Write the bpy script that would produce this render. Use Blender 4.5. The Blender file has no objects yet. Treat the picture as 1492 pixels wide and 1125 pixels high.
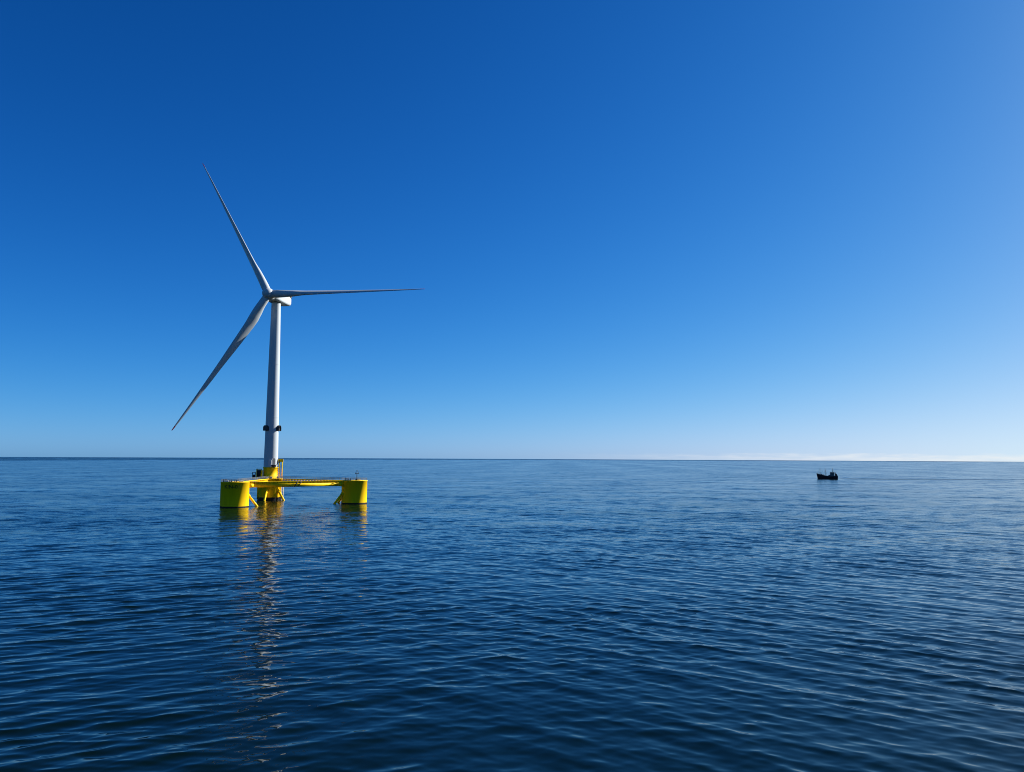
import bpy, bmesh, math, random
import numpy as np
from mathutils import Vector, Matrix

R = math.radians
sc = bpy.context.scene
COL = sc.collection

# ------------------------------------------------------------------ camera
CAM_H = 23.25
cam_d = bpy.data.cameras.new('camera'); cam = bpy.data.objects.new('camera', cam_d); COL.objects.link(cam)
cam_d.sensor_width = 36.0; cam_d.lens = 27.10; cam_d.clip_start = 0.5; cam_d.clip_end = 120000
cam.matrix_world = (Matrix.Translation((0, 0, CAM_H)) @ Matrix.Rotation(R(90) + math.atan(103.4/1123), 4, 'X')
                    @ Matrix.Rotation(0.00475, 4, 'Z'))
sc.camera = cam

# ------------------------------------------------------------------ sky and sun
SUN_AZ, SUN_EL = 61.5, 27.0          # azimuth clockwise from +Y (straight ahead)
world = bpy.data.worlds.new('World'); sc.world = world; world.use_nodes = True
nt = world.node_tree; nt.nodes.clear()
def N(t, kind, **kw):
    n = t.nodes.new(kind)
    for k, v in kw.items(): setattr(n, k, v)
    return n
def math_node(t, op, a, b=None, c=None, clamp=False):
    n = N(t, 'ShaderNodeMath', operation=op); n.use_clamp = clamp
    for i, v in enumerate((a, b, c)):
        if v is None: continue
        if isinstance(v, (int, float)): n.inputs[i].default_value = v
        else: t.links.new(v, n.inputs[i])
    return n.outputs[0]
sky = N(nt, 'ShaderNodeTexSky', sky_type='NISHITA')
sky.sun_disc = False; sky.sun_elevation = R(SUN_EL); sky.sun_rotation = R(SUN_AZ)
sky.altitude = 0; sky.air_density = 0.5; sky.dust_density = 0.4; sky.ozone_density = 4.0
# the camera's rendering of that sky: deeper blue overhead, soft shoulder towards the sun (per-channel response)
srgb = N(nt, 'ShaderNodeSeparateColor'); nt.links.new(sky.outputs[0], srgb.inputs[0]); crgb = N(nt, 'ShaderNodeCombineColor')
for i, (la, g, k) in enumerate(((1.18, 2.201, 1.3), (0.69, 1.342, 0.8), (1.75, 1.581, 0.9))):
    p = math_node(nt, 'MULTIPLY', math_node(nt, 'POWER', math_node(nt, 'MULTIPLY', srgb.outputs[i], 0.1), g), math.exp(la))
    p = math_node(nt, 'DIVIDE', p, math_node(nt, 'MULTIPLY_ADD', p, k, 1.0))
    nt.links.new(math_node(nt, 'MULTIPLY', p, 10.0), crgb.inputs[i])
# a low far bank of pale cloud hugging the horizon towards the sun
tc = N(nt, 'ShaderNodeTexCoord'); sep = N(nt, 'ShaderNodeSeparateXYZ'); nt.links.new(tc.outputs['Generated'], sep.inputs[0])
az = math_node(nt, 'ARCTAN2', sep.outputs[0], sep.outputs[1])
cmb = N(nt, 'ShaderNodeCombineXYZ')
nt.links.new(math_node(nt, 'MULTIPLY', az, 30.0), cmb.inputs[0])
nt.links.new(math_node(nt, 'MULTIPLY', sep.outputs[2], 260.0), cmb.inputs[1])
noi = N(nt, 'ShaderNodeTexNoise'); noi.inputs['Scale'].default_value = 1.0; noi.inputs['Detail'].default_value = 6.0
nt.links.new(cmb.outputs[0], noi.inputs['Vector'])
top = math_node(nt, 'MULTIPLY_ADD', noi.outputs[0], 0.009, 0.0015)        # height of the bank's upper edge
edge = math_node(nt, 'DIVIDE', math_node(nt, 'SUBTRACT', top, sep.outputs[2]), 0.0040, clamp=True)
azm = N(nt, 'ShaderNodeMapRange'); azm.interpolation_type = 'SMOOTHSTEP'
azm.inputs['From Min'].default_value = 0.0; azm.inputs['From Max'].default_value = 0.62
nt.links.new(az, azm.inputs['Value'])
cm = math_node(nt, 'MULTIPLY', math_node(nt, 'MULTIPLY', edge, azm.outputs[0]), math_node(nt, 'MULTIPLY_ADD', noi.outputs[0], 1.7, -0.32), clamp=True)
mix = N(nt, 'ShaderNodeMixRGB'); nt.links.new(cm, mix.inputs[0]); nt.links.new(crgb.outputs[0], mix.inputs[1])
mix.inputs[2].default_value = (8.6, 8.9, 9.0, 1)
bg = N(nt, 'ShaderNodeBackground'); bg.inputs[1].default_value = 0.05
nt.links.new(mix.outputs[0], bg.inputs[0])
out = N(nt, 'ShaderNodeOutputWorld'); nt.links.new(bg.outputs[0], out.inputs[0])

sun_d = bpy.data.lights.new('sun', 'SUN'); sun_d.energy = 5.0; sun_d.angle = R(0.53); sun_d.color = (1.0, 0.98, 0.945)
sun = bpy.data.objects.new('sun', sun_d); COL.objects.link(sun)
sdir = Vector((math.sin(R(SUN_AZ))*math.cos(R(SUN_EL)), math.cos(R(SUN_AZ))*math.cos(R(SUN_EL)), math.sin(R(SUN_EL))))
sun.rotation_euler = sdir.to_track_quat('Z', 'Y').to_euler()

sc.cycles.use_denoising = True; sc.cycles.use_adaptive_sampling = False; sc.cycles.caustics_reflective = False; sc.cycles.sample_clamp_indirect = 1.2; sc.cycles.filter_width = 1.0
sc.view_settings.view_transform = 'Standard'; sc.view_settings.look = 'None'
sc.view_settings.exposure = 1.0; sc.view_settings.gamma = 1.0; sc.view_settings.use_curve_mapping = False

# ------------------------------------------------------------------ materials
def paint(name, col, rough=0.45, dirt=0.25, dirt_col=None, scale=0.6, streak=6.0, metallic=0.0):
    """painted steel with faint rain streaks and blotches"""
    m = bpy.data.materials.new(name); m.use_nodes = True; t = m.node_tree; b = t.nodes['Principled BSDF']
    tc = N(t, 'ShaderNodeTexCoord'); mp = N(t, 'ShaderNodeMapping'); mp.inputs['Scale'].default_value = (scale*streak, scale*streak, scale)
    t.links.new(tc.outputs['Object'], mp.inputs[0])
    no = N(t, 'ShaderNodeTexNoise'); no.inputs['Scale'].default_value = 0.5; no.inputs['Detail'].default_value = 2.5; no.inputs['Roughness'].default_value = 0.5
    t.links.new(mp.outputs[0], no.inputs['Vector'])
    ramp = N(t, 'ShaderNodeMapRange'); ramp.inputs['From Min'].default_value = 0.45; ramp.inputs['From Max'].default_value = 0.8
    ramp.inputs['To Max'].default_value = dirt
    t.links.new(no.outputs[0], ramp.inputs['Value'])
    mx = N(t, 'ShaderNodeMixRGB'); mx.inputs[1].default_value = (*col, 1)
    dc = dirt_col or tuple(c*0.45 for c in col); mx.inputs[2].default_value = (*dc, 1)
    t.links.new(ramp.outputs[0], mx.inputs[0]); t.links.new(mx.outputs[0], b.inputs['Base Color'])
    b.inputs['Specular IOR Level'].default_value = 0.12        # weathered, chalky paint
    b.inputs['Roughness'].default_value = rough; b.inputs['Metallic'].default_value = metallic
    return m
M_YEL = paint('yellow_paint', (0.97, 0.60, 0.004), 0.6, 0.45, (0.50, 0.25, 0.006), 0.16, 9)
M_WHITE = paint('white_paint', (0.425, 0.47, 0.49), 0.45, 0.25, (0.36, 0.35, 0.32), 0.06, 9)
M_BLADE = paint('blade_gelcoat', (0.43, 0.47, 0.48), 0.4, 0.0, (0.3, 0.3, 0.28), 0.2, 3)
M_BLACK = paint('black_antifouling', (0.012, 0.012, 0.012), 0.6, 0.5, (0.03, 0.035, 0.02))
M_DARK = paint('dark_steel', (0.035, 0.037, 0.04), 0.5, 0.3)
M_GALV = paint('galvanised_steel', (0.16, 0.165, 0.16), 0.5, 0.4, (0.09, 0.085, 0.075), 1.0, 2)
M_GREYW = paint('pale_grey_paint', (0.55, 0.56, 0.56), 0.5, 0.3)
M_GRATE = paint('deck_grating', (0.16, 0.14, 0.09), 0.7, 0.4)
M_RED = paint('red_tip_paint', (0.55, 0.035, 0.03), 0.4, 0.2)
M_INK = paint('black_lettering', (0.01, 0.01, 0.01), 0.5, 0.1)
M_HULL = paint('hull_paint', (0.022, 0.024, 0.032), 0.45, 0.4, (0.05, 0.025, 0.015), 1.0, 3)
M_RUST = paint('rust_red_hull', (0.09, 0.025, 0.015), 0.6, 0.4)
M_HOUSE = paint('wheelhouse_paint', (0.12, 0.13, 0.14), 0.45, 0.3, None, 1.0, 3)
M_TRIM = paint('bulwark_trim', (0.35, 0.33, 0.30), 0.5, 0.4, None, 1.0, 3)
M_WOOD = paint('deck_timber', (0.10, 0.07, 0.045), 0.7, 0.4, None, 1.0, 2)
m = bpy.data.materials.new('window_glass'); m.use_nodes = True; b = m.node_tree.nodes['Principled BSDF']
b.inputs['Base Color'].default_value = (0.02, 0.025, 0.03, 1); b.inputs['Roughness'].default_value = 0.06; M_GLASS = m

# ------------------------------------------------------------------ mesh helpers
class MB:
    def __init__(self): self.bm = bmesh.new()
    def cyl(self, p0, p1, r0, r1=None, seg=24, cap=True):
        r1 = r0 if r1 is None else r1
        p0, p1 = Vector(p0), Vector(p1); d = (p1-p0).normalized()
        a = Vector((0, 0, 1)) if abs(d.z) < 0.9 else Vector((1, 0, 0))
        u = d.cross(a).normalized(); v = d.cross(u)
        ring = []
        for p, r in ((p0, r0), (p1, r1)):
            ring.append([self.bm.verts.new(p + (u*math.cos(2*math.pi*i/seg) + v*math.sin(2*math.pi*i/seg))*r) for i in range(seg)])
        for i in range(seg):
            j = (i+1) % seg
            f = self.bm.faces.new((ring[0][i], ring[0][j], ring[1][j], ring[1][i])); f.smooth = seg > 7
        if cap:
            self.bm.faces.new(ring[0][::-1]); self.bm.faces.new(ring[1])
        return self
    def lathe(self, prof, c=(0, 0, 0), seg=64, a0=0.0, a1=2*math.pi, closed=True):
        c = Vector(c); n = seg if closed else seg+1
        rings = [[self.bm.verts.new(c + Vector((r*math.cos(a0+(a1-a0)*i/seg), r*math.sin(a0+(a1-a0)*i/seg), z))) for i in range(n)] for r, z in prof]
        for q in range(len(rings)-1):
            for i in range(seg):
                j = (i+1) % n
                f = self.bm.faces.new((rings[q][i], rings[q][j], rings[q+1][j], rings[q+1][i])); f.smooth = True
        return rings
    def box(self, c, size, rot=None, bevel=0.0):
        res = bmesh.ops.create_cube(self.bm, size=1.0)
        vs = res['verts']
        mt = Matrix.Translation(c) @ (rot.to_4x4() if rot else Matrix.Identity(4)) @ Matrix.Diagonal((*size, 1))
        bmesh.ops.transform(self.bm, matrix=mt, verts=vs)
        if bevel:
            es = list({e for v in vs for e in v.link_edges})
            bmesh.ops.bevel(self.bm, geom=es, offset=bevel, segments=3, affect='EDGES', profile=0.5)
        return self
    def path(self, pts, r, seg=6, closed=False):
        n = len(pts)
        for i in range(n if closed else n-1): self.cyl(pts[i], pts[(i+1) % n], r, seg=seg)
        return self
    def build(self, name, mat, parent=None, smooth_angle=None):
        bmesh.ops.recalc_face_normals(self.bm, faces=self.bm.faces[:])
        me = bpy.data.meshes.new(name); self.bm.to_mesh(me); self.bm.free()
        me.materials.append(mat)
        if smooth_angle:
            for p in me.polygons: p.use_smooth = True
            me.set_sharp_from_angle(angle=R(smooth_angle))
        o = bpy.data.objects.new(name, me); COL.objects.link(o)
        if parent: o.parent = parent
        return o
def empty(name, loc, label, cat):
    o = bpy.data.objects.new(name, None); COL.objects.link(o); o.location = loc
    o.empty_display_size = 2; o['label'] = label; o['category'] = cat
    return o
def rotz(a): return Matrix.Rotation(a, 3, 'Z')

# ------------------------------------------------------------------ sea
BOAT = Vector((363.5, 893.0, 0.0))
PB = Vector((-128.34, 412.96, 0)); PL = Vector((-126.32, 355.0, 0)); PR = Vector((-78.0, 385.74, 0))
def build_sea():
    rng = np.random.default_rng(7)
    rr = [0.0, 6, 14, 22, 29, 34, 38]; r = 41.0
    while r < 34000:
        rr.append(r); r += min(max(0.12, r*r/70000.0), 2.0+r*r/45000.0, r*0.055)
    rr = np.array(rr, np.float32)
    azd = np.linspace(-41, 41, 1150); step = azd[1]-azd[0]
    azo = np.linspace(41, 319, 90)[1:-1]
    azs = np.radians(np.concatenate([azd, azo])).astype(np.float32)
    dense = np.concatenate([np.ones(len(azd)), np.zeros(len(azo))]).astype(np.float32)
    A, Rr = np.meshgrid(azs, rr); A = A.ravel(); Rr = Rr.ravel()
    X = Rr*np.sin(A); Y = Rr*np.cos(A)
    dr = np.gradient(rr).astype(np.float32); DR = np.repeat(dr, len(azs))
    wa = np.where(np.tile(dense, len(rr)) > 0, np.radians(step), np.radians(3.1)).astype(np.float32)
    DT = Rr*wa
    sp = np.maximum(DR*0.8, DT)
    # blend of crossing wave trains from left to right
    ang = A.copy(); ang[ang > math.pi] -= 2*math.pi
    s = np.clip((ang+0.55)/1.0, 0, 1); s = s*s*(3-2*s)
    patch = np.ones_like(X)
    for k in range(7):                       # slow patches of calmer and rougher water
        lam = rng.uniform(35, 160); th = rng.uniform(0, math.pi)
        patch += 0.08*np.sin(2*math.pi*(X*math.cos(th)*0.55+Y*math.sin(th))/lam + rng.uniform(0, 6.28)).astype(np.float32)
    patch = np.clip(patch, 0.45, 1.7)
    grp = np.ones_like(X)
    for k in range(9):                       # wave groups: sets of larger and smaller waves
        lam = rng.uniform(11, 42); th = rng.uniform(0, math.pi)
        grp += 0.05*np.sin(2*math.pi*(X*math.cos(th)*0.6+Y*math.sin(th))/lam + rng.uniform(0, 6.28)).astype(np.float32)
    grp = np.clip(grp, 0.25, 1.9)
    Z = np.zeros_like(X); DX = np.zeros_like(X); DY = np.zeros_like(X); miss = np.zeros_like(X)
    lams = np.exp(np.linspace(math.log(0.75), math.log(15.0), 69))
    for i, lam in enumerate(lams):
        lam *= rng.uniform(0.96, 1.04); k = 2*math.pi/lam
        sysm = i % 3
        base = (-31, 2, 47)[sysm]; spread = 21 + 17*(lam < 2.0)
        th = R(base + rng.normal()*spread)
        w = (1.25*(1-s)**1.2+0.10, 0.6*np.ones_like(s), 1.3*s+0.08)[sysm].astype(np.float32)
        g = 0.0185*math.exp(-(math.log(lam/2.8))**2/(2*0.65**2))+0.0062+0.0020*math.exp(-(math.log(lam/9.0))**2/(2*0.35**2))
        a = g/k                               # slope amplitude -> height
        vis = np.clip((lam/sp-2.0)/2.0, 0, 1).astype(np.float32)
        ph = k*(X*math.sin(th)+Y*math.cos(th)) + rng.uniform(0, 6.28)
        amp = a*w*vis*patch*grp
        Z += amp*np.cos(ph); sn = amp*np.sin(ph)*1.6
        DX -= sn*math.sin(th); DY -= sn*math.cos(th)
        miss += (g*w)**2*0.5*(1-vis**2)
    rip = np.sqrt(miss)*patch + 0.015
    # breeze line towards the horizon
    rip = rip.astype(np.float64)
    far = np.clip((Rr-np.interp(ang, [-0.7, 0.0, 0.6], [2600, 6500, 9000]))/900.0, 0, 1)
    rip = rip*(1+1.4*far)
    # ruffled track behind the boat
    dx = X-BOAT.x-12; dy = Y-BOAT.y
    wk = np.exp(-(dy/ (15+0.03*np.abs(dx)))**2)*np.clip(dx/15, 0, 1)*np.exp(-np.clip(dx, 0, None)/240.0)
    rip = rip*(1+3.2*wk)
    Zc = Z - (Rr.astype(np.float64)**2/(2*6371000.0*1.15))
    co = np.stack([X+DX, Y+DY, Zc], 1).astype(np.float32)
    nr, na = len(rr), len(azs)
    idx = np.arange(nr*na).reshape(nr, na)
    q = np.stack([idx[:-1], np.roll(idx, -1, 1)[:-1], np.roll(idx, -1, 1)[1:], idx[1:]], -1).reshape(-1, 4)[:, ::-1]
    me = bpy.data.meshes.new('sea')
    me.vertices.add(len(co)); me.vertices.foreach_set('co', co.ravel())
    me.loops.add(q.size); me.loops.foreach_set('vertex_index', q.ravel().astype(np.int32))
    me.polygons.add(len(q)); me.polygons.foreach_set('loop_start', np.arange(0, q.size, 4, dtype=np.int32))
    me.polygons.foreach_set('use_smooth', np.ones(len(q), bool))
    at = me.attributes.new('ripple', 'FLOAT', 'POINT'); at.data.foreach_set('value', rip.astype(np.float32))
    me.update(calc_edges=True)
    o = bpy.data.objects.new('sea', me); COL.objects.link(o); o['kind'] = 'structure'
    m = bpy.data.materials.new('sea_water'); m.use_nodes = True; t = m.node_tree; b = t.nodes['Principled BSDF']
    b.inputs['Base Color'].default_value = (0.0010, 0.0048, 0.0030, 1); b.inputs['IOR'].default_value = 1.30; b.inputs['Specular Tint'].default_value = (1.0, 1.0, 0.81, 1)
    geo = N(t, 'ShaderNodeNewGeometry'); att = N(t, 'ShaderNodeAttribute', attribute_name='ripple')
    # unresolved facets widen the reflection: micro-facet roughness from the slope variance
    al = math_node(t, 'POWER', math_node(t, 'MULTIPLY', math_node(t, 'MAXIMUM', math_node(t, 'SUBTRACT', att.outputs['Fac'], 0.016), 0.0), 0.28), 0.5, clamp=True)
    t.links.new(math_node(t, 'MAXIMUM', al, 0.03), b.inputs['Roughness'])
    tot = None
    for scale, wgt, det, off in ((1.6, 0.42, 2.0, 0), (0.23, 0.38, 1.0, 31.0), (0.045, 0.34, 2.5, 77.0)):
        mp = N(t, 'ShaderNodeMapping'); mp.inputs['Scale'].default_value = (0.55, 1.0, 0.0); mp.inputs['Location'].default_value = (off, off*2, 0)
        t.links.new(geo.outputs['Position'], mp.inputs[0])
        no = N(t, 'ShaderNodeTexNoise', noise_dimensions='2D'); no.inputs['Scale'].default_value = scale; no.inputs['Detail'].default_value = det
        t.links.new(mp.outputs[0], no.inputs['Vector'])
        v = N(t, 'ShaderNodeVectorMath', operation='MULTIPLY_ADD'); t.links.new(no.outputs['Color'], v.inputs[0])
        v.inputs[1].default_value = (wgt*6, wgt*8, 0); v.inputs[2].default_value = (-wgt*3, -wgt*4, 0)
        if tot is None: tot = v.outputs[0]
        else:
            ad = N(t, 'ShaderNodeVectorMath', operation='ADD'); t.links.new(tot, ad.inputs[0]); t.links.new(v.outputs[0], ad.inputs[1]); tot = ad.outputs[0]
    sca = N(t, 'ShaderNodeVectorMath', operation='SCALE'); t.links.new(tot, sca.inputs[0]); t.links.new(att.outputs['Fac'], sca.inputs['Scale'])
    ad = N(t, 'ShaderNodeVectorMath', operation='ADD'); t.links.new(geo.outputs['Normal'], ad.inputs[0]); t.links.new(sca.outputs[0], ad.inputs[1])
    nm = N(t, 'ShaderNodeVectorMath', operation='NORMALIZE'); t.links.new(ad.outputs[0], nm.inputs[0])
    t.links.new(nm.outputs[0], b.inputs['Normal'])
    me.materials.append(m)
build_sea()

# ------------------------------------------------------------------ floating platform
CR, TOP = 6.22, 11.35
plat = empty('floating_platform', PB, 'yellow three-column floating platform with walkway beams carrying the wind turbine', 'floating platform')
LB = Vector((0, 0, 0)); LL = PL-PB; LR = PR-PB       # local positions
def railing(mb, pts, h=1.15, closed=False, post=True):
    n = len(pts)
    for i in range(n if closed else n-1):
        a, b = Vector(pts[i]), Vector(pts[(i+1) % n])
        for z in (h, h*0.55): mb.cyl(a+Vector((0, 0, z)), b+Vector((0, 0, z)), 0.045, seg=5)
    for p in pts: mb.cyl(p, Vector(p)+Vector((0, 0, h)), 0.05, seg=5)
def column(c, band, gap_dirs):
    b = MB()
    rg = b.lathe([(CR, -2.5), (CR, TOP-0.25), (CR+0.12, TOP-0.22), (CR+0.12, TOP), (0.02, TOP+0.06)], c, 96)
    o = b.build('column', M_YEL, plat)
    w = MB(); w.lathe([(CR+0.03, -2.5), (CR+0.03, band)], c, 96); w.lathe([(CR+0.03, band), (CR, band+0.002)], c, 96)
    w.build('waterline_band', M_BLACK, o)
    n = 30; ring = []
    for i in range(n):
        a = 2*math.pi*i/n
        ring.append(c+Vector(((CR-0.15)*math.cos(a), (CR-0.15)*math.sin(a), TOP)))
    def blocked(i):
        a = 2*math.pi*(i+0.5)/n
        return any(abs((a-g+math.pi) % (2*math.pi)-math.pi) < 0.17 for g in gap_dirs)
    start = next(i for i in range(n) if blocked(i))
    run = []
    for q in range(1, n+2):
        i = (start+q) % n
        if q <= n and not blocked(i):
            run = run or [ring[i]]; run.append(ring[(i+1) % n])
        elif run:
            rl = MB(); railing(rl, run); rl.build('railing', M_GALV, o); run = []
    return o
def dirang(a, b): d = b-a; return math.atan2(d.y, d.x)
colB = column(LB, 1.55, [dirang(LB, LL), dirang(LB, LR)])
colL = column(LL, 0.45, [dirang(LL, LB), dirang(LL, LR)])
colR = column(LR, 0.55, [dirang(LR, LL), dirang(LR, LB)])
# vertical weld seams / fender strips on the tower column
for ang in (R(205), R(222)):
    p = LB+Vector((math.cos(ang), math.sin(ang), 0))*(CR+0.14)
    fs = MB(); fs.cyl(p+Vector((0, 0, 0.4)), p+Vector((0, 0, 9.0)), 0.22, seg=10); fs.build('riser_pipe', M_YEL, colB)

def beam(a, b, walkway=True, rail_side=(1, -1)):
    d = (b-a).normalized(); s = Vector((-d.y, d.x, 0)); p0 = a+d*(CR-0.3); p1 = b-d*(CR-0.3); L = (p1-p0).length
    t = MB(); t.cyl(p0+Vector((0, 0, 9.75)), p1+Vector((0, 0, 9.75)), 0.72, seg=28)
    for e in (p0, p1):                                   # flared stubs where the tube meets the column
        q = e + (d if e is p0 else -d)*1.6
        t.cyl(e+Vector((0, 0, 9.75)), q+Vector((0, 0, 9.75)), 1.0, 0.73, seg=28)
    o = t.build('truss_beam', M_YEL, plat)
    w = MB(); rot = rotz(math.atan2(d.y, d.x))
    mid = (p0+p1)/2
    w.box(mid+Vector((0, 0, TOP-0.02)), (L, 1.9, 0.08), rot)
    w.build('walkway_grating', M_GRATE, o)
    k = MB()
    for sg in (1, -1): k.box(mid+s*sg*0.98+Vector((0, 0, TOP-0.16)), (L, 0.10, 0.30), rot)
    n = int(L/1.9)
    for i in range(n+1):
        p = p0+d*(L*i/n)
        k.box(p+Vector((0, 0, TOP-0.45)), (0.22, 1.9, 0.28), rot)
        for sg in (1, -1): k.box(p+s*sg*0.6+Vector((0, 0, TOP-0.78)), (0.16, 0.16, 0.75), rot)
    k.build('walkway_support', M_YEL, o)
    n = int(L/1.5)
    for sg in rail_side:
        rl = MB(); railing(rl, [p0+d*(L*i/n)+s*sg*0.93+Vector((0, 0, TOP)) for i in range(n+1)]); rl.build('railing', M_GALV, o)
    return o, p0, p1, d, s
bLB = beam(LL, LB); bBR = beam(LB, LR); 
def plain_beam(a, b):
    d = (b-a).normalized(); s = Vector((-d.y, d.x, 0)); p0 = a+d*(CR-0.3); p1 = b-d*(CR-0.3); L = (p1-p0).length
    t = MB(); t.cyl(p0+Vector((0, 0, 9.55)), p1+Vector((0, 0, 9.55)), 0.92, seg=32)
    for e in (p0, p1):
        q = e + (d if e is p0 else -d)*2.2
        t.cyl(e+Vector((0, 0, 9.55)), q+Vector((0, 0, 9.55)), 1.2, 0.93, seg=32)
    o = t.build('truss_beam', M_YEL, plat)
    # service girder carried on short posts above the tube
    c = MB(); rot = rotz(math.atan2(d.y, d.x)); mid = (p0+p1)/2
    c.box(mid+Vector((0, 0, 11.2)), (L, 1.3, 0.22), rot)
    c.box(mid+Vector((0, 0, 10.78)), (L, 0.12, 0.62), rot)
    n = int(L/1.7)
    for i in range(n+1):
        c.box(p0+d*(L*i/n)+Vector((0, 0, 10.76)), (1.15, 1.1, 0.66), rot)
    c.build('service_girder', M_YEL, o)
    # two slanting cable loops strapped across the middle of the tube
    for q in (-0.9, 0.9):
        for sg in (-1,):
            k = MB()
            m0 = mid+d*(q-0.8)+s*sg*1.0; m1 = mid+d*(q+0.8)+s*sg*1.0
            k.cyl(m0+Vector((0, 0, 8.7)), m1+Vector((0, 0, 11.2)), 0.22, seg=8)
            k.build('cable_loop', M_DARK, o)
    return o
plain_beam(LL, LR)
def brace(a, b):
    d = (b-a).normalized()
    t = MB(); p0 = a+d*(CR-0.35)+Vector((0, 0, 5.4)); p1 = a+d*(CR+6.2)+Vector((0, 0, -3.0))
    t.cyl(p0, p1, 0.56, seg=20)
    t.cyl(p0, p0+(p1-p0).normalized()*1.2, 0.8, 0.63, seg=20)
    t.build('diagonal_brace', M_YEL, plat)
for a, b in ((LL, LR), (LL, LB), (LB, LL), (LB, LR), (LR, LL), (LR, LB)): brace(a, b)

# lettering on the nearest column
fc = bpy.data.curves.new('lettering', 'FONT'); fc.body = 'KIN-01'; fc.size = 2.3; fc.align_x = 'CENTER'; fc.extrude = 0.0
fc.offset = 0.03; fc.resolution_u = 3
fo = bpy.data.objects.new('lettering_curve', fc); COL.objects.link(fo)
dg = bpy.context.evaluated_depsgraph_get(); me = bpy.data.meshes.new_from_object(fo.evaluated_get(dg))
bpy.data.objects.remove(fo)
bm = bmesh.new(); bm.from_mesh(me)
bmesh.ops.subdivide_edges(bm, edges=[e for e in bm.edges if e.calc_length() > 0.5], cuts=3)
bmesh.ops.triangulate(bm, faces=bm.faces[:])
A0 = math.atan2(-PL.y, -PL.x)-R(12)                       # facing the viewer, a little to the left
for v in bm.verts:
    a = A0 + v.co.x*1.05/(CR+0.03); z = 8.55+v.co.y
    v.co = LL+Vector(((CR+0.03)*math.cos(a), (CR+0.03)*math.sin(a), z))
bm.to_mesh(me); bm.free(); me.materials.clear(); me.materials.append(M_INK); me.name = 'lettering'
lo = bpy.data.objects.new('lettering', me); COL.objects.link(lo); lo.parent = colL

# deck gear: bollards, hatches, mooring fairleads
def bollard(c, parent, s=1.0):
    b = MB()
    for dx in (-0.45, 0.45):
        b.cyl(c+Vector((dx*s, 0, 0)), c+Vector((dx*s, 0, 0.9*s)), 0.2*s, seg=12); b.cyl(c+Vector((dx*s, 0, 0.9*s)), c+Vector((dx*s, 0, 1.0*s)), 0.28*s, seg=12)
    b.box(c+Vector((0, 0, 0.06)), (1.5*s, 0.6*s, 0.12)); b.build('bollard', M_DARK, parent)
def on_col(c, ang, rad): return c+Vector((rad*math.cos(R(ang)), rad*math.sin(R(ang)), TOP+0.05))
bollard(on_col(LL, 185, 4.6), colL, 1.1); bollard(on_col(LL, 262, 4.6), colL, 1.1); bollard(on_col(LL, 292, 5.0), colL, 0.9)
bollard(on_col(LR, 215, 4.4), colR, 1.0); bollard(on_col(LR, 250, 4.6), colR, 0.9)
h = MB(); h.box(on_col(LL, 330, 3.9)+Vector((0, 0, 0.3)), (1.9, 1.6, 0.6), rotz(R(30)), 0.08); h.build('deck_hatch', M_GREYW, colL)
h = MB(); h.box(on_col(LL, 215, 3.6)+Vector((0, 0, 0.35)), (1.4, 1.1, 0.7), rotz(R(10)), 0.06); h.build('equipment_box', M_GREYW, colL)
h = MB(); h.box(on_col(LR, 320, 3.2)+Vector((0, 0, 0.3)), (1.5, 1.2, 0.6), rotz(R(20)), 0.06); h.build('deck_hatch', M_GREYW, colR)
# navigation mast on the right-hand column
nmst = MB(); c = on_col(LR, 250, 1.6)+Vector((1.9, 0.3, 0))
nmst.box(c+Vector((0, 0, 0.35)), (1.2, 1.0, 0.7), None, 0.06)
nmst.cyl(c+Vector((0, 0, 0.7)), c+Vector((0, 0, 4.5)), 0.17, 0.13, seg=10)
nmst.cyl(c+Vector((-0.95, 0, 3.35)), c+Vector((0.95, 0, 3.35)), 0.12, seg=8)
for x in (-0.8, 0.8): nmst.cyl(c+Vector((x, 0, 3.35)), c+Vector((x, 0, 3.85)), 0.13, seg=8)
nm_o = nmst.build('navigation_mast', M_DARK, colR)
nl = MB(); nl.cyl(c+Vector((0, 0, 4.5)), c+Vector((0, 0, 4.95)), 0.24, 0.2, seg=12); nl.build('lantern', M_DARK, colR)

# boat landing ladder on the tower column (right side)
a = R(-14); e = Vector((math.cos(a), math.sin(a), 0)); tng = Vector((-e.y, e.x, 0))
base = LB+e*(CR+1.15)
for sgn in (-0.95, 0.95):
    ld = MB()
    ld.cyl(base+tng*sgn+Vector((0, 0, -2)), base+tng*sgn+Vector((0, 0, 9.0)), 0.2, seg=10)
    for z in (1.6, 4.8, 8.4): ld.cyl(base+tng*sgn+Vector((0, 0, z)), base+tng*sgn*0.9-e*1.4+Vector((0, 0, z)), 0.14, seg=8)
    ld.build('boat_landing_fender', M_GREYW, colB)
rg = MB()
for sgn in (-0.35, 0.35): rg.cyl(base+tng*sgn-e*0.45+Vector((0, 0, -1)), base+tng*sgn-e*0.45+Vector((0, 0, 11.3)), 0.08, seg=6)
for i in range(27): z = -0.6+i*0.45; rg.cyl(base-tng*0.35-e*0.45+Vector((0, 0, z)), base+tng*0.35-e*0.45+Vector((0, 0, z)), 0.05, seg=5)
rg.build('ladder', M_YEL, colB)

# screen-aligned directions at the tower, used to lay deck gear out on the deck as seen (right / toward viewer)
vd = Vector((PB.x, PB.y, 0)).normalized(); vr = Vector((vd.y, -vd.x, 0))
def dk(x, t, z): return LB + vr*x - vd*t + Vector((0, 0, TOP+0.05+z))     # x metres right, t metres toward the viewer
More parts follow.
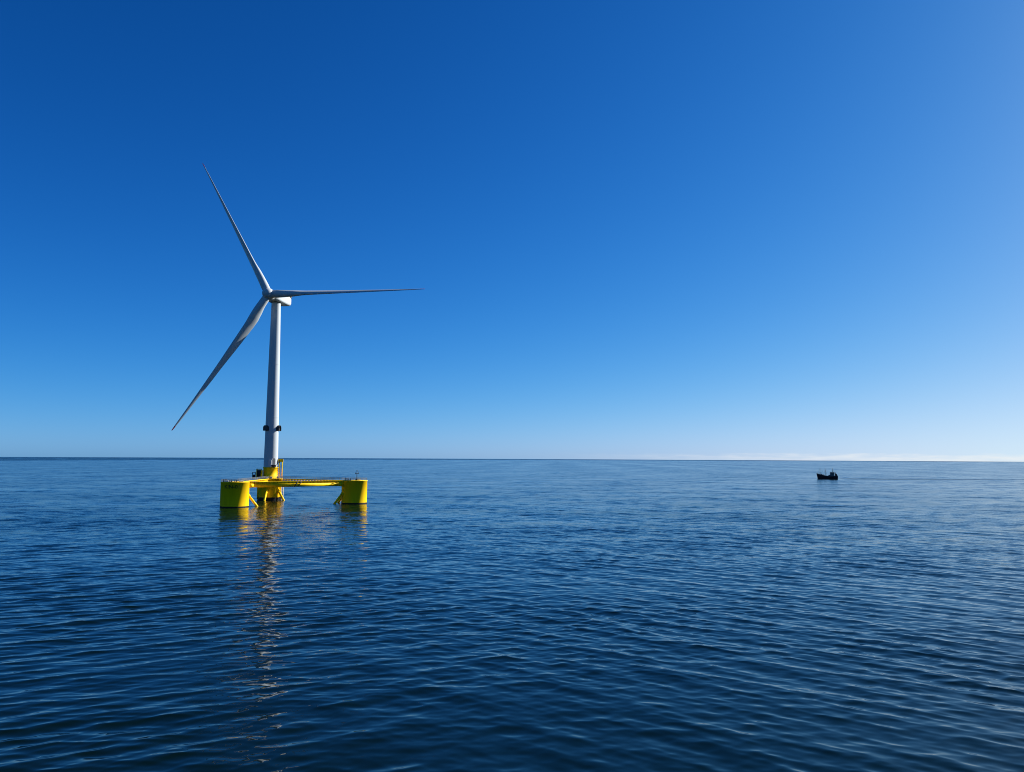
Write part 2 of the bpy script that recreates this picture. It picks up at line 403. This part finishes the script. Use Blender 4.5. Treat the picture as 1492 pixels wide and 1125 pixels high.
# davit tower beside the turbine: two posts, cross bars, head box
dv = MB()
for x, t in ((4.4, 1.2), (5.9, 1.2), (5.9, -0.6), (4.4, -0.6)):
    dv.cyl(dk(x, t, 0), dk(x, t, 8.6), 0.26, seg=8)
for z in (2.2, 4.4, 6.6):
    dv.path([dk(4.4, 1.2, z), dk(5.9, 1.2, z), dk(5.9, -0.6, z), dk(4.4, -0.6, z)], 0.1, 6, True)
for z in (0.2, 2.2, 4.4): dv.cyl(dk(4.4, 1.2, z), dk(5.9, 1.2, z+2.2), 0.08, seg=6)
d_o = dv.build('davit_tower', M_YEL, plat)
hd = MB(); hd.box(dk(5.0, 0.4, 9.4), (2.6, 2.0, 1.6), rotz(math.atan2(vr.y, vr.x)), 0.12); hd.build('davit_head', M_YEL, d_o)
bmn = MB(); bmn.cyl(dk(4.6, 1.3, 9.2), dk(1.6, 2.6, 5.6), 0.2, seg=8); bmn.cyl(dk(4.4, 1.0, 6.6), dk(2.0, 2.8, 5.6), 0.1, seg=6); bmn.build('davit_boom', M_DARK, d_o)
# hose winch and its guard frame to the left of the turbine
wn = MB(); wn.cyl(dk(-6.6, 2.2, 2.5), dk(-4.9, 2.2, 2.5), 1.9, seg=28); wn.cyl(dk(-6.75, 2.2, 2.5), dk(-6.6, 2.2, 2.5), 2.1, seg=28)
w_o = wn.build('winch_drum', M_DARK, plat)
wf = MB()
for x in (-7.0, -4.7):
    ctr = dk(x, 2.2, 2.5)
    arc = [ctr + (-vd)*(2.3*math.cos(q)) + Vector((0, 0, 2.3*math.sin(q))) for q in np.linspace(0, math.pi, 13)]
    wf.path(arc, 0.2, 8)
    wf.cyl(arc[0], arc[0]-Vector((0, 0, 2.5)), 0.2, seg=8); wf.cyl(arc[-1], arc[-1]-Vector((0, 0, 2.5)), 0.2, seg=8)
wf.cyl(dk(-7.0, 2.2, 4.8), dk(-4.7, 2.2, 4.8), 0.2, seg=8)
wf.build('winch_frame', M_YEL, w_o)
cb = MB(); cb.box(dk(-4.3, 2.6, 2.0), (0.8, 1.3, 4.0), rotz(math.atan2(vr.y, vr.x)), 0.08); cb.box(dk(-4.3, 2.6, 4.1), (1.1, 1.6, 0.25), rotz(math.atan2(vr.y, vr.x)), 0.05)
cb.build('winch_cabinet', M_YEL, plat)
pr = MB()
for x in (-9.0, -7.6):
    for t in (1.0, 3.0): pr.cyl(dk(x, t, -0.03), dk(x, t, 3.2), 0.16, seg=8)
pr.path([dk(-9.0, 1.0, 3.2), dk(-7.6, 1.0, 3.2), dk(-7.6, 3.0, 3.2), dk(-9.0, 3.0, 3.2)], 0.16, 8, True)
pr.path([dk(-9.0, 1.0, 1.5), dk(-7.6, 1.0, 1.5), dk(-7.6, 3.0, 1.5), dk(-9.0, 3.0, 1.5)], 0.12, 8, True)
pr_o = pr.build('pump_frame', M_DARK, plat)
pm = MB(); pm.box(dk(-8.3, 2.0, 1.0), (1.0, 1.2, 2.0), rotz(math.atan2(vr.y, vr.x)), 0.1); pm.build('pump', M_DARK, pr_o)
for x, t, s in ((0.3, 5.2, 0.9), (3.6, 4.6, 0.85), (-1.8, 5.3, 0.7)):
    bx = MB(); bx.box(dk(x, t, s*0.5), (s*1.3, s, s), rotz(math.atan2(vr.y, vr.x)), 0.06); bx.build('deck_box', M_GREYW, colB)

# ------------------------------------------------------------------ wind turbine
turb = empty('wind_turbine', PB+Vector((0, 0, TOP+0.07)), 'tall white wind turbine with three blades standing on the yellow platform', 'wind turbine')
T0 = -(TOP+0.07)                                              # local z of the waterline
YAW, TILT, AZ0 = 0.1185, 0.1114, -0.0091
HUBZ = 107.785+T0
tp = MB(); tp.lathe([(4.7, 0.0), (4.7, 0.28), (3.78, 0.4), (3.72, 5.4), (3.98, 5.5), (3.98, 5.85), (3.66, 5.87)], (0, 0, 0), 72)
tp.build('transition_piece', M_YEL, turb)
tw = MB(); z0 = 5.88; z1 = HUBZ-1.95
prof = []
seams = [z0+(z1-z0)*q for q in (0.30, 0.62)]
for q in np.linspace(0, 1, 40):
    z = z0+(z1-z0)*q; prof.append((3.66-(3.66-2.42)*q**1.05, z))
tw.lathe(prof, (0, 0, 0), 80)
for z in seams:
    q = (z-z0)/(z1-z0); r = 3.66-(3.66-2.42)*q**1.05
    tw.lathe([(r, z-0.09), (r+0.022, z-0.085), (r+0.022, z+0.085), (r, z+0.09)], (0, 0, 0), 80)
tower = tw.build('tower', M_WHITE, turb)
def tr(z): return 3.66-(3.66-2.42)*((z-z0)/(z1-z0))**1.05
# door, landing and handrail on the tower's viewer side
aD = math.atan2(-vd.y, -vd.x)+R(24)
e = Vector((math.cos(aD), math.sin(aD), 0)); tg = Vector((-e.y, e.x, 0)); rotD = rotz(aD)
zd = 7.1
dr = MB()
outl = [(-0.75, 0), (0.75, 0), (0.75, 2.7), (0.55, 3.35), (0.0, 3.9), (-0.55, 3.35), (-0.75, 2.7)]
rad = tr(zd+1.5)
def prism(mb, outl, base, tg, e, d0, d1):
    f0 = [mb.bm.verts.new(base+tg*x+Vector((0, 0, z))+e*d0) for x, z in outl]; f1 = [mb.bm.verts.new(base+tg*x+Vector((0, 0, z))+e*d1) for x, z in outl]
    n = len(outl)
    for i in range(n): mb.bm.faces.new((f0[i], f0[(i+1) % n], f1[(i+1) % n], f1[i]))
    mb.bm.faces.new(f0[::-1]); mb.bm.faces.new(f1)
prism(dr, [(x*1.25, z*1.06) for x, z in outl], Vector((0, 0, zd)), tg, e, rad-0.35, rad+0.10)
d_o = dr.build('door_surround', M_GREYW, tower)
dr = MB(); prism(dr, [(x*0.85, z*0.92+0.1) for x, z in outl], Vector((0, 0, zd)), tg, e, rad-0.1, rad+0.14); dr.build('door', M_GALV, tower)
la = MB(); la.box(Vector((0, 0, zd-0.12))+e*(rad+0.75), (1.7, 2.6, 0.22), rotD); la.box(Vector((0, 0, zd-0.75))+e*(rad+0.3), (0.5, 2.0, 1.1), rotD)
la.build('door_landing', M_DARK, tower)
ca = MB(); cc = Matrix.Rotation(-R(30), 3, 'Z') @ e
ca.box(cc*(tr(7)+0.25)+Vector((0, 0, 7.9)), (0.6, 1.5, 3.6), rotz(aD-R(30)), 0.1); ca.build('control_cabinet', M_GREYW, tower)
# two dark brackets a third of the way up
zb = 38.0+T0-1.45
rb = tr(zb+1.4)
def lamp_bracket(ang, w, dep):
    e2 = Vector((math.cos(ang), math.sin(ang), 0)); t2 = Vector((-e2.y, e2.x, 0))
    mb = MB(); n = 10
    outl = [(-w/2, 0), (w/2, 0.0)] + [(w/2*math.cos(q), 1.7+1.2*math.sin(q)) for q in np.linspace(0, math.pi, n)]
    prism(mb, outl, Vector((0, 0, zb)), t2, e2, rb-0.5, rb+dep)
    return mb.build('hooded_bracket', M_DARK, tower)
aV = math.atan2(-vd.y, -vd.x)
lamp_bracket(aV-R(56), 3.3, 1.0)
# right one: open hood made of a curved shell
def hood(ang, w, dep):
    e2 = Vector((math.cos(ang), math.sin(ang), 0)); t2 = Vector((-e2.y, e2.x, 0)); mb = MB(); n = 16
    o_ = [(w/2*math.cos(q), 1.35+1.5*math.sin(q)) for q in np.linspace(0, math.pi, n)]
    o_ = [(w/2, 0.0)]+o_+[(-w/2, 0.0)]
    for (x0, z0_), (x1, z1_) in zip(o_[:-1], o_[1:]):
        a, b = Vector((x0, 0, z0_)), Vector((x1, 0, z1_)); mid = (a+b)/2; L = (b-a).length; th = math.atan2(b.z-a.z, b.x-a.x)
        rot = Matrix((t2, e2, Vector((0, 0, 1)))).transposed() @ Matrix.Rotation(-th, 3, 'Y')
        mb.box(Vector((0, 0, zb))+t2*mid.x+Vector((0, 0, mid.z))+e2*(rb+dep/2-0.3), (L+0.12, dep+0.6, 0.2), rot)
    o = mb.build('hooded_bracket', M_DARK, tower)
    pl = MB(); pl.box(Vector((0, 0, zb+1.2))+e2*(rb+0.15), (0.5, w*0.8, 2.3), rotz(ang), 0.1); pl.build('bracket_panel', M_GALV, tower)
hood(aV+R(66), 2.9, 1.2)

# nacelle, hub and rotor
n_ax = Vector((-math.sin(YAW)*math.cos(TILT), -math.cos(YAW)*math.cos(TILT), math.sin(TILT)))
ex = Vector((math.cos(YAW), -math.sin(YAW), 0)); ey = n_ax.cross(ex)
if ey.z < 0: ey = -ey
topc = Vector((0, 0, HUBZ))
n_h = Vector((-math.sin(YAW), -math.cos(YAW), 0))
FR = Matrix((n_h, ex, Vector((0, 0, 1)))).transposed()                       # columns: axis forward, right, up
na = MB()
secs = [(-12.2, 2.9, -0.7, 3.1, 1.3), (-11.9, 3.45, -1.3, 3.7, 1.5), (-9, 3.8, -1.6, 4.0, 1.2), (0, 3.95, -1.65, 4.1, 1.0), (4.2, 3.7, -1.6, 3.9, 1.3), (6.6, 2.7, -1.5, 3.3, 1.9), (7.2, 2.2, -1.1, 3.0, 1.9)]
rings = []
for x, w, zl, zh, rc in secs:
    ring = []
    for cx, cz, a0 in ((w-rc, zh-rc, 0), (-(w-rc), zh-rc, 90), (-(w-rc), zl+rc, 180), (w-rc, zl+rc, 270)):
        for k in range(6):
            a = R(a0+k*18); ring.append(na.bm.verts.new(topc+FR @ Vector((x, cx+rc*math.cos(a), cz+rc*math.sin(a)))))
    rings.append(ring)
for r0, r1 in zip(rings[:-1], rings[1:]):
    for i in range(24): na.bm.faces.new((r0[i], r0[(i+1) % 24], r1[(i+1) % 24], r1[i]))
na.bm.faces.new(rings[0]); na.bm.faces.new(rings[-1][::-1])
nac = na.build('nacelle', M_WHITE, turb, 35)
yb = MB(); yb.lathe([(2.43, z1-0.02), (2.5, z1+0.02), (2.5, z1+0.32), (2.3, z1+0.4)], (0, 0, 0), 48); yb.build('yaw_bearing', M_DARK, nac)
cl = MB(); cl.box(topc+FR @ Vector((-11.9, 0, 3.9)), (0.6, 7.4, 1.7), FR, 0.12)
for y in (-2.6, 0, 2.6): cl.box(topc+FR @ Vector((-11.2, y, 3.9)), (1.0, 0.2, 1.2), FR)
cl.build('cooler', M_GALV, nac)
for y in (-1.5, 1.5):
    vn = MB(); vn.cyl(topc+FR @ Vector((-11.9, y, 4.7)), topc+FR @ Vector((-11.9, y, 6.2)), 0.07, seg=6); vn.build('weather_mast', M_DARK, nac)
bt = MB(); bt.box(topc+FR @ Vector((-12.3, 1.2, 1.2)), (0.4, 1.6, 2.4), FR, 0.15); bt.build('rear_hatch', M_WHITE, nac)
OV = 9.64; hubc = topc+n_ax*OV
hb = MB()
prof = [(0.02, 4.3), (0.8, 4.2), (1.7, 3.75), (2.4, 3.0), (2.85, 1.9), (3.0, 0.6), (3.0, -1.2), (2.85, -2.2), (2.5, -2.9), (0.02, -2.95)]
rgs = hb.lathe(prof, (0, 0, 0), 48)
FH = Matrix((ex, ey, n_ax)).transposed()
for v in hb.bm.verts: v.co = hubc + FH @ v.co
hub = hb.build('hub', M_WHITE, turb, 50)
# blade mesh: +Y spanwise, local x = tangential (leading edge +), local z = toward the wind
def airfoil(n=22, t=0.18):
    pts = []
    for i in range(n):
        a = 2*math.pi*i/n; x = 0.5*(1+math.cos(a)); s = math.sin(a)
        yt = 5*t*(0.2969*math.sqrt(x)-0.1260*x-0.3516*x*x+0.2843*x**3-0.1036*x**4)
        pts.append((x, math.copysign(yt, s) if abs(s) > 1e-6 else 0.0))
    return pts                                                   # x: 0 = leading edge, 1 = trailing edge
SPAN0 = [(2.2, 4.1, 1.0, 6), (4.0, 4.1, 1.0, 6), (7.0, 4.3, 0.85, 6), (10.5, 5.1, 0.60, 6), (15, 5.5, 0.43, 5.5), (19, 5.1, 0.36, 5), (25, 4.6, 0.31, 4.5), (31, 4.2, 0.28, 4),
         (38, 3.55, 0.26, 3), (46, 2.85, 0.25, 2), (54, 2.45, 0.24, 1), (62, 1.9, 0.24, 0.5), (70, 1.42, 0.28, 0), (76, 1.15, 0.28, 0), (80.5, 0.9, 0.28, 0), (83.9, 0.66, 0.28, 0), (85.8, 0.38, 0.28, 0)]
rs = sorted(set(list(np.linspace(2.2, 82, 58)) + [83.2, 84.5, 85.8]))
SPAN = [(r,)+tuple(np.interp(r, [q[0] for q in SPAN0], [q[k] for q in SPAN0]) for k in (1, 2, 3)) for r in rs]
PITCH = 43.0
RT = 85.6
NB = 44
def blade_mesh(span, mat, name):
    mb = MB(); rings = []
    for r, c, t, tws in span:
        th = R(PITCH+tws); ring = []
        circ = max(0.0, min(1.0, (t-0.35)/0.6)); n = NB
        af = airfoil(n, min(t, 0.45)); pa = 0.5*circ+0.32*(1-circ)
        bend = r*math.tan(R(1.7)) + 2.5*(r/RT)**2.2
        for i, (x, y) in enumerate(af):
            a = 2*math.pi*i/n
            px = (x-pa)*c; pz = y*c
            px = px*(1-circ)+circ*0.5*c*math.cos(a); pz = pz*(1-circ)+circ*0.5*c*math.sin(a)
            px, pz = -px, pz                                     # leading edge toward +x
            # pitch turns the leading edge into the wind (+z)
            X = px*math.cos(th)-pz*math.sin(th); Z = px*math.sin(th)+pz*math.cos(th)
            ring.append(mb.bm.verts.new((X, r, Z+bend)))
        rings.append(ring)
    for r0, r1 in zip(rings[:-1], rings[1:]):
        for i in range(NB):
            f = mb.bm.faces.new((r0[i], r0[(i+1) % NB], r1[(i+1) % NB], r1[i]))
    mb.bm.faces.new(rings[0]); mb.bm.faces.new(rings[-1][::-1])
    return mb.build(name, mat, None, 60)
def blade_frame(az):
    d = ex*math.cos(az)+ey*math.sin(az)                          # spanwise
    t = ex*math.sin(az)-ey*math.cos(az)                          # clockwise seen from the front
    m = Matrix((t, d, n_ax)).transposed().to_4x4(); m.translation = hubc
    return m
IN = [s for s in SPAN if s[0] <= 83.2]; OUT = [s for s in SPAN if s[0] >= 83.2]
b0 = blade_mesh(IN, M_BLADE, 'blade'); t0 = blade_mesh(OUT, M_RED, 'blade_tip')
for k in range(3):
    bo = b0 if k == 0 else b0.copy(); to = t0 if k == 0 else t0.copy()
    if k: COL.objects.link(bo); COL.objects.link(to)
    bo.parent = turb; bo.matrix_local = blade_frame(AZ0+k*2*math.pi/3); to.parent = bo

# ------------------------------------------------------------------ fishing boat
boat = empty('fishing_boat', BOAT, 'small dark fishing trawler with three thin masts heading left across the open sea', 'boat')
boat.scale = (0.93, 0.93, 1.0); boat.rotation_euler = (0, 0, math.pi+R(22)*0 - math.atan2(BOAT.x, BOAT.y)*1.0 + R(8))
hl = MB(); ns = 25; L = 23.6; secs = []
for i in range(ns):
    u = i/(ns-1); x = -L/2+L*u                                  # stern -> bow along +x
    beamw = 3.5*(1-max(0, (u-0.55)/0.45)**2.4)*(0.82+0.18*min(1, u/0.2))
    beamw = max(beamw, 0.06)
    sheer = 3.1+0.5*max(0, (0.25-u)/0.25)+3.0*max(0, (u-0.42)/0.58)**1.6
    rake = 0.7*max(0, (u-0.8)/0.2)
    pts = []
    for j in range(9):
        v = j/8
        z = -1.6+(sheer+1.6)*v
        w = beamw*(0.35+0.65*min(1, (v*1.35)**0.55))*(1 if u < 0.75 else 1-(1-v)*0.55*(u-0.75)/0.25)
        pts.append((x+rake*(v-0.5)*2, w, z))
    secs.append(pts)
def hull_rings(mb, lo, hi, sgn, off=0.0):
    g = [[mb.bm.verts.new((p[0], sgn*(p[1]+off), p[2])) for p in s[lo:hi]] for s in secs]
    for a, b in zip(g[:-1], g[1:]):
        for j in range(len(a)-1):
            f = mb.bm.faces.new((a[j], a[j+1], b[j+1], b[j])); f.smooth = True
    return g
gl = hull_rings(hl, 0, 9, 1); gr = hull_rings(hl, 0, 9, -1)
hl.bm.faces.new(gl[0]+gr[0][::-1])
hull = hl.build('hull', M_HULL, boat)
dk_ = MB(); prev = None
for s in secs:
    zt = s[8][2]-0.9; a = dk_.bm.verts.new((s[8][0], s[8][1]*0.96, zt)); b = dk_.bm.verts.new((s[8][0], -s[8][1]*0.96, zt))
    if prev: dk_.bm.faces.new((prev[0], prev[1], b, a))
    prev = (a, b)
dk_.build('deck', M_WOOD, boat)
for sg in (1, -1):
    rl = MB(); rl.path([Vector((s[8][0], sg*s[8][1], s[8][2]+0.08)) for s in secs], 0.13, 6); rl.build('gunwale', M_TRIM, hull)
for sg in (1, -1):
    st = MB()
    pts = [Vector((s[6][0], sg*(s[6][1]+0.05), s[6][2]+0.15)) for s in secs[2:-1]]
    st.path(pts, 0.11, 6)
    st.build('rubbing_strake', M_RUST, hull)
wh = MB(); wh.box((-5.6, 0, 4.7), (4.6, 4.2, 4.4), None, 0.25); wh.box((-4.9, 0, 7.15), (2.9, 3.4, 0.9), None, 0.15)
wh.box((-5.6, 0, 6.75), (5.2, 4.7, 0.2), None, 0.05); wh.box((-2.4, 0, 3.6), (2.2, 3.2, 2.0), None, 0.2)
who = wh.build('wheelhouse', M_HOUSE, boat)
for y in (-1.35, -0.45, 0.45, 1.35):
    g = MB(); g.box((-3.28, y, 5.7), (0.08, 0.72, 0.9)); g.build('window', M_GLASS, who)
for sg in (-1, 1):
    for x in (-7.0, -5.6, -4.2):
        g = MB(); g.box((x, sg*2.12, 5.6), (0.85, 0.08, 0.85)); g.build('window', M_GLASS, who)
fn = MB(); fn.cyl((-7.3, 0, 6.8), (-7.3, 0, 8.2), 0.42, seg=14); fn.build('funnel', M_DARK, who)
def mast(x, z0_, z1_, r, booms):
    mm = MB(); mm.cyl((x, 0, z0_), (x, 0, z1_), r, r*0.5, seg=10)
    mm.cyl((x, -0.9, z1_-1.6), (x, 0.9, z1_-1.6), 0.09, seg=6)
    mo = mm.build('mast', M_DARK, boat)
    if booms:
        bb = MB()
        for a, b_, rr_ in booms: bb.cyl(a, b_, rr_, seg=6)
        bb.build('rigging', M_DARK, mo)
mast(8.3, 4.6, 13.0, 0.28, [((8.3, 0, 6.2), (10.2, 0, 7.8), 0.10), ((8.3, 0, 11.6), (11.6, 0, 6.2), 0.05), ((8.3, 0, 6.4), (5.4, 0, 8.2), 0.1), ((8.3, 0, 11.4), (2.2, 0, 6.0), 0.04)])
mast(2.3, 2.4, 12.2, 0.26, [((2.3, 0, 11.0), (3.6, 0.3, 7.2), 0.07), ((2.3, 0, 10.6), (0.2, 1.8, 3.2), 0.05), ((2.3, 0, 10.6), (0.2, -1.8, 3.2), 0.05)])
mast(-6.2, 7.2, 12.2, 0.28, [((-6.2, 0, 9.4), (-4.0, 0, 8.2), 0.08), ((-6.2, 0, 10.4), (-10.6, 0, 7.0), 0.05)])
gn = MB()
for sg in (-1, 1):
    gn.cyl((-9.6, sg*2.5, 2.6), (-8.9, sg*2.1, 7.3), 0.2, seg=8); gn.cyl((-11.4, sg*2.4, 2.6), (-9.1, sg*2.1, 6.9), 0.16, seg=8)
    gn.box((-9.9, sg*2.3, 4.3), (1.7, 0.18, 2.8), None, 0.05)
gn.cyl((-8.9, -2.3, 7.3), (-8.9, 2.3, 7.3), 0.2, seg=8)
gn.build('stern_gantry', M_DARK, boat)
nd = MB(); nd.cyl((-10.2, -1.6, 3.9), (-10.2, 1.6, 3.9), 1.25, seg=18); nd.build('net_drum', M_DARK, boat)
for x, z, s in ((6.6, 5.2, 0.9), (4.6, 4.2, 0.85), (0.9, 3.2, 0.8)): wc = MB(); wc.cyl((x, -1.0, z), (x, 1.0, z), s*0.62, seg=14); wc.box((x, 0, z-0.5), (s*1.5, 2.3, 0.5), None, 0.05); wc.build('deck_winch', M_DARK, boat)
for sg in (1, -1):
    rr_ = MB()
    pts = [Vector((s[8][0], sg*s[8][1]*0.97, s[8][2]+0.1)) for s in secs[15:-1]]
    for p in pts: rr_.cyl(p, p+Vector((0, 0, 0.95)), 0.05, seg=5)
    rr_.path([p+Vector((0, 0, 0.95)) for p in pts], 0.05, 5)
    rr_.build('bow_railing', M_TRIM, boat)
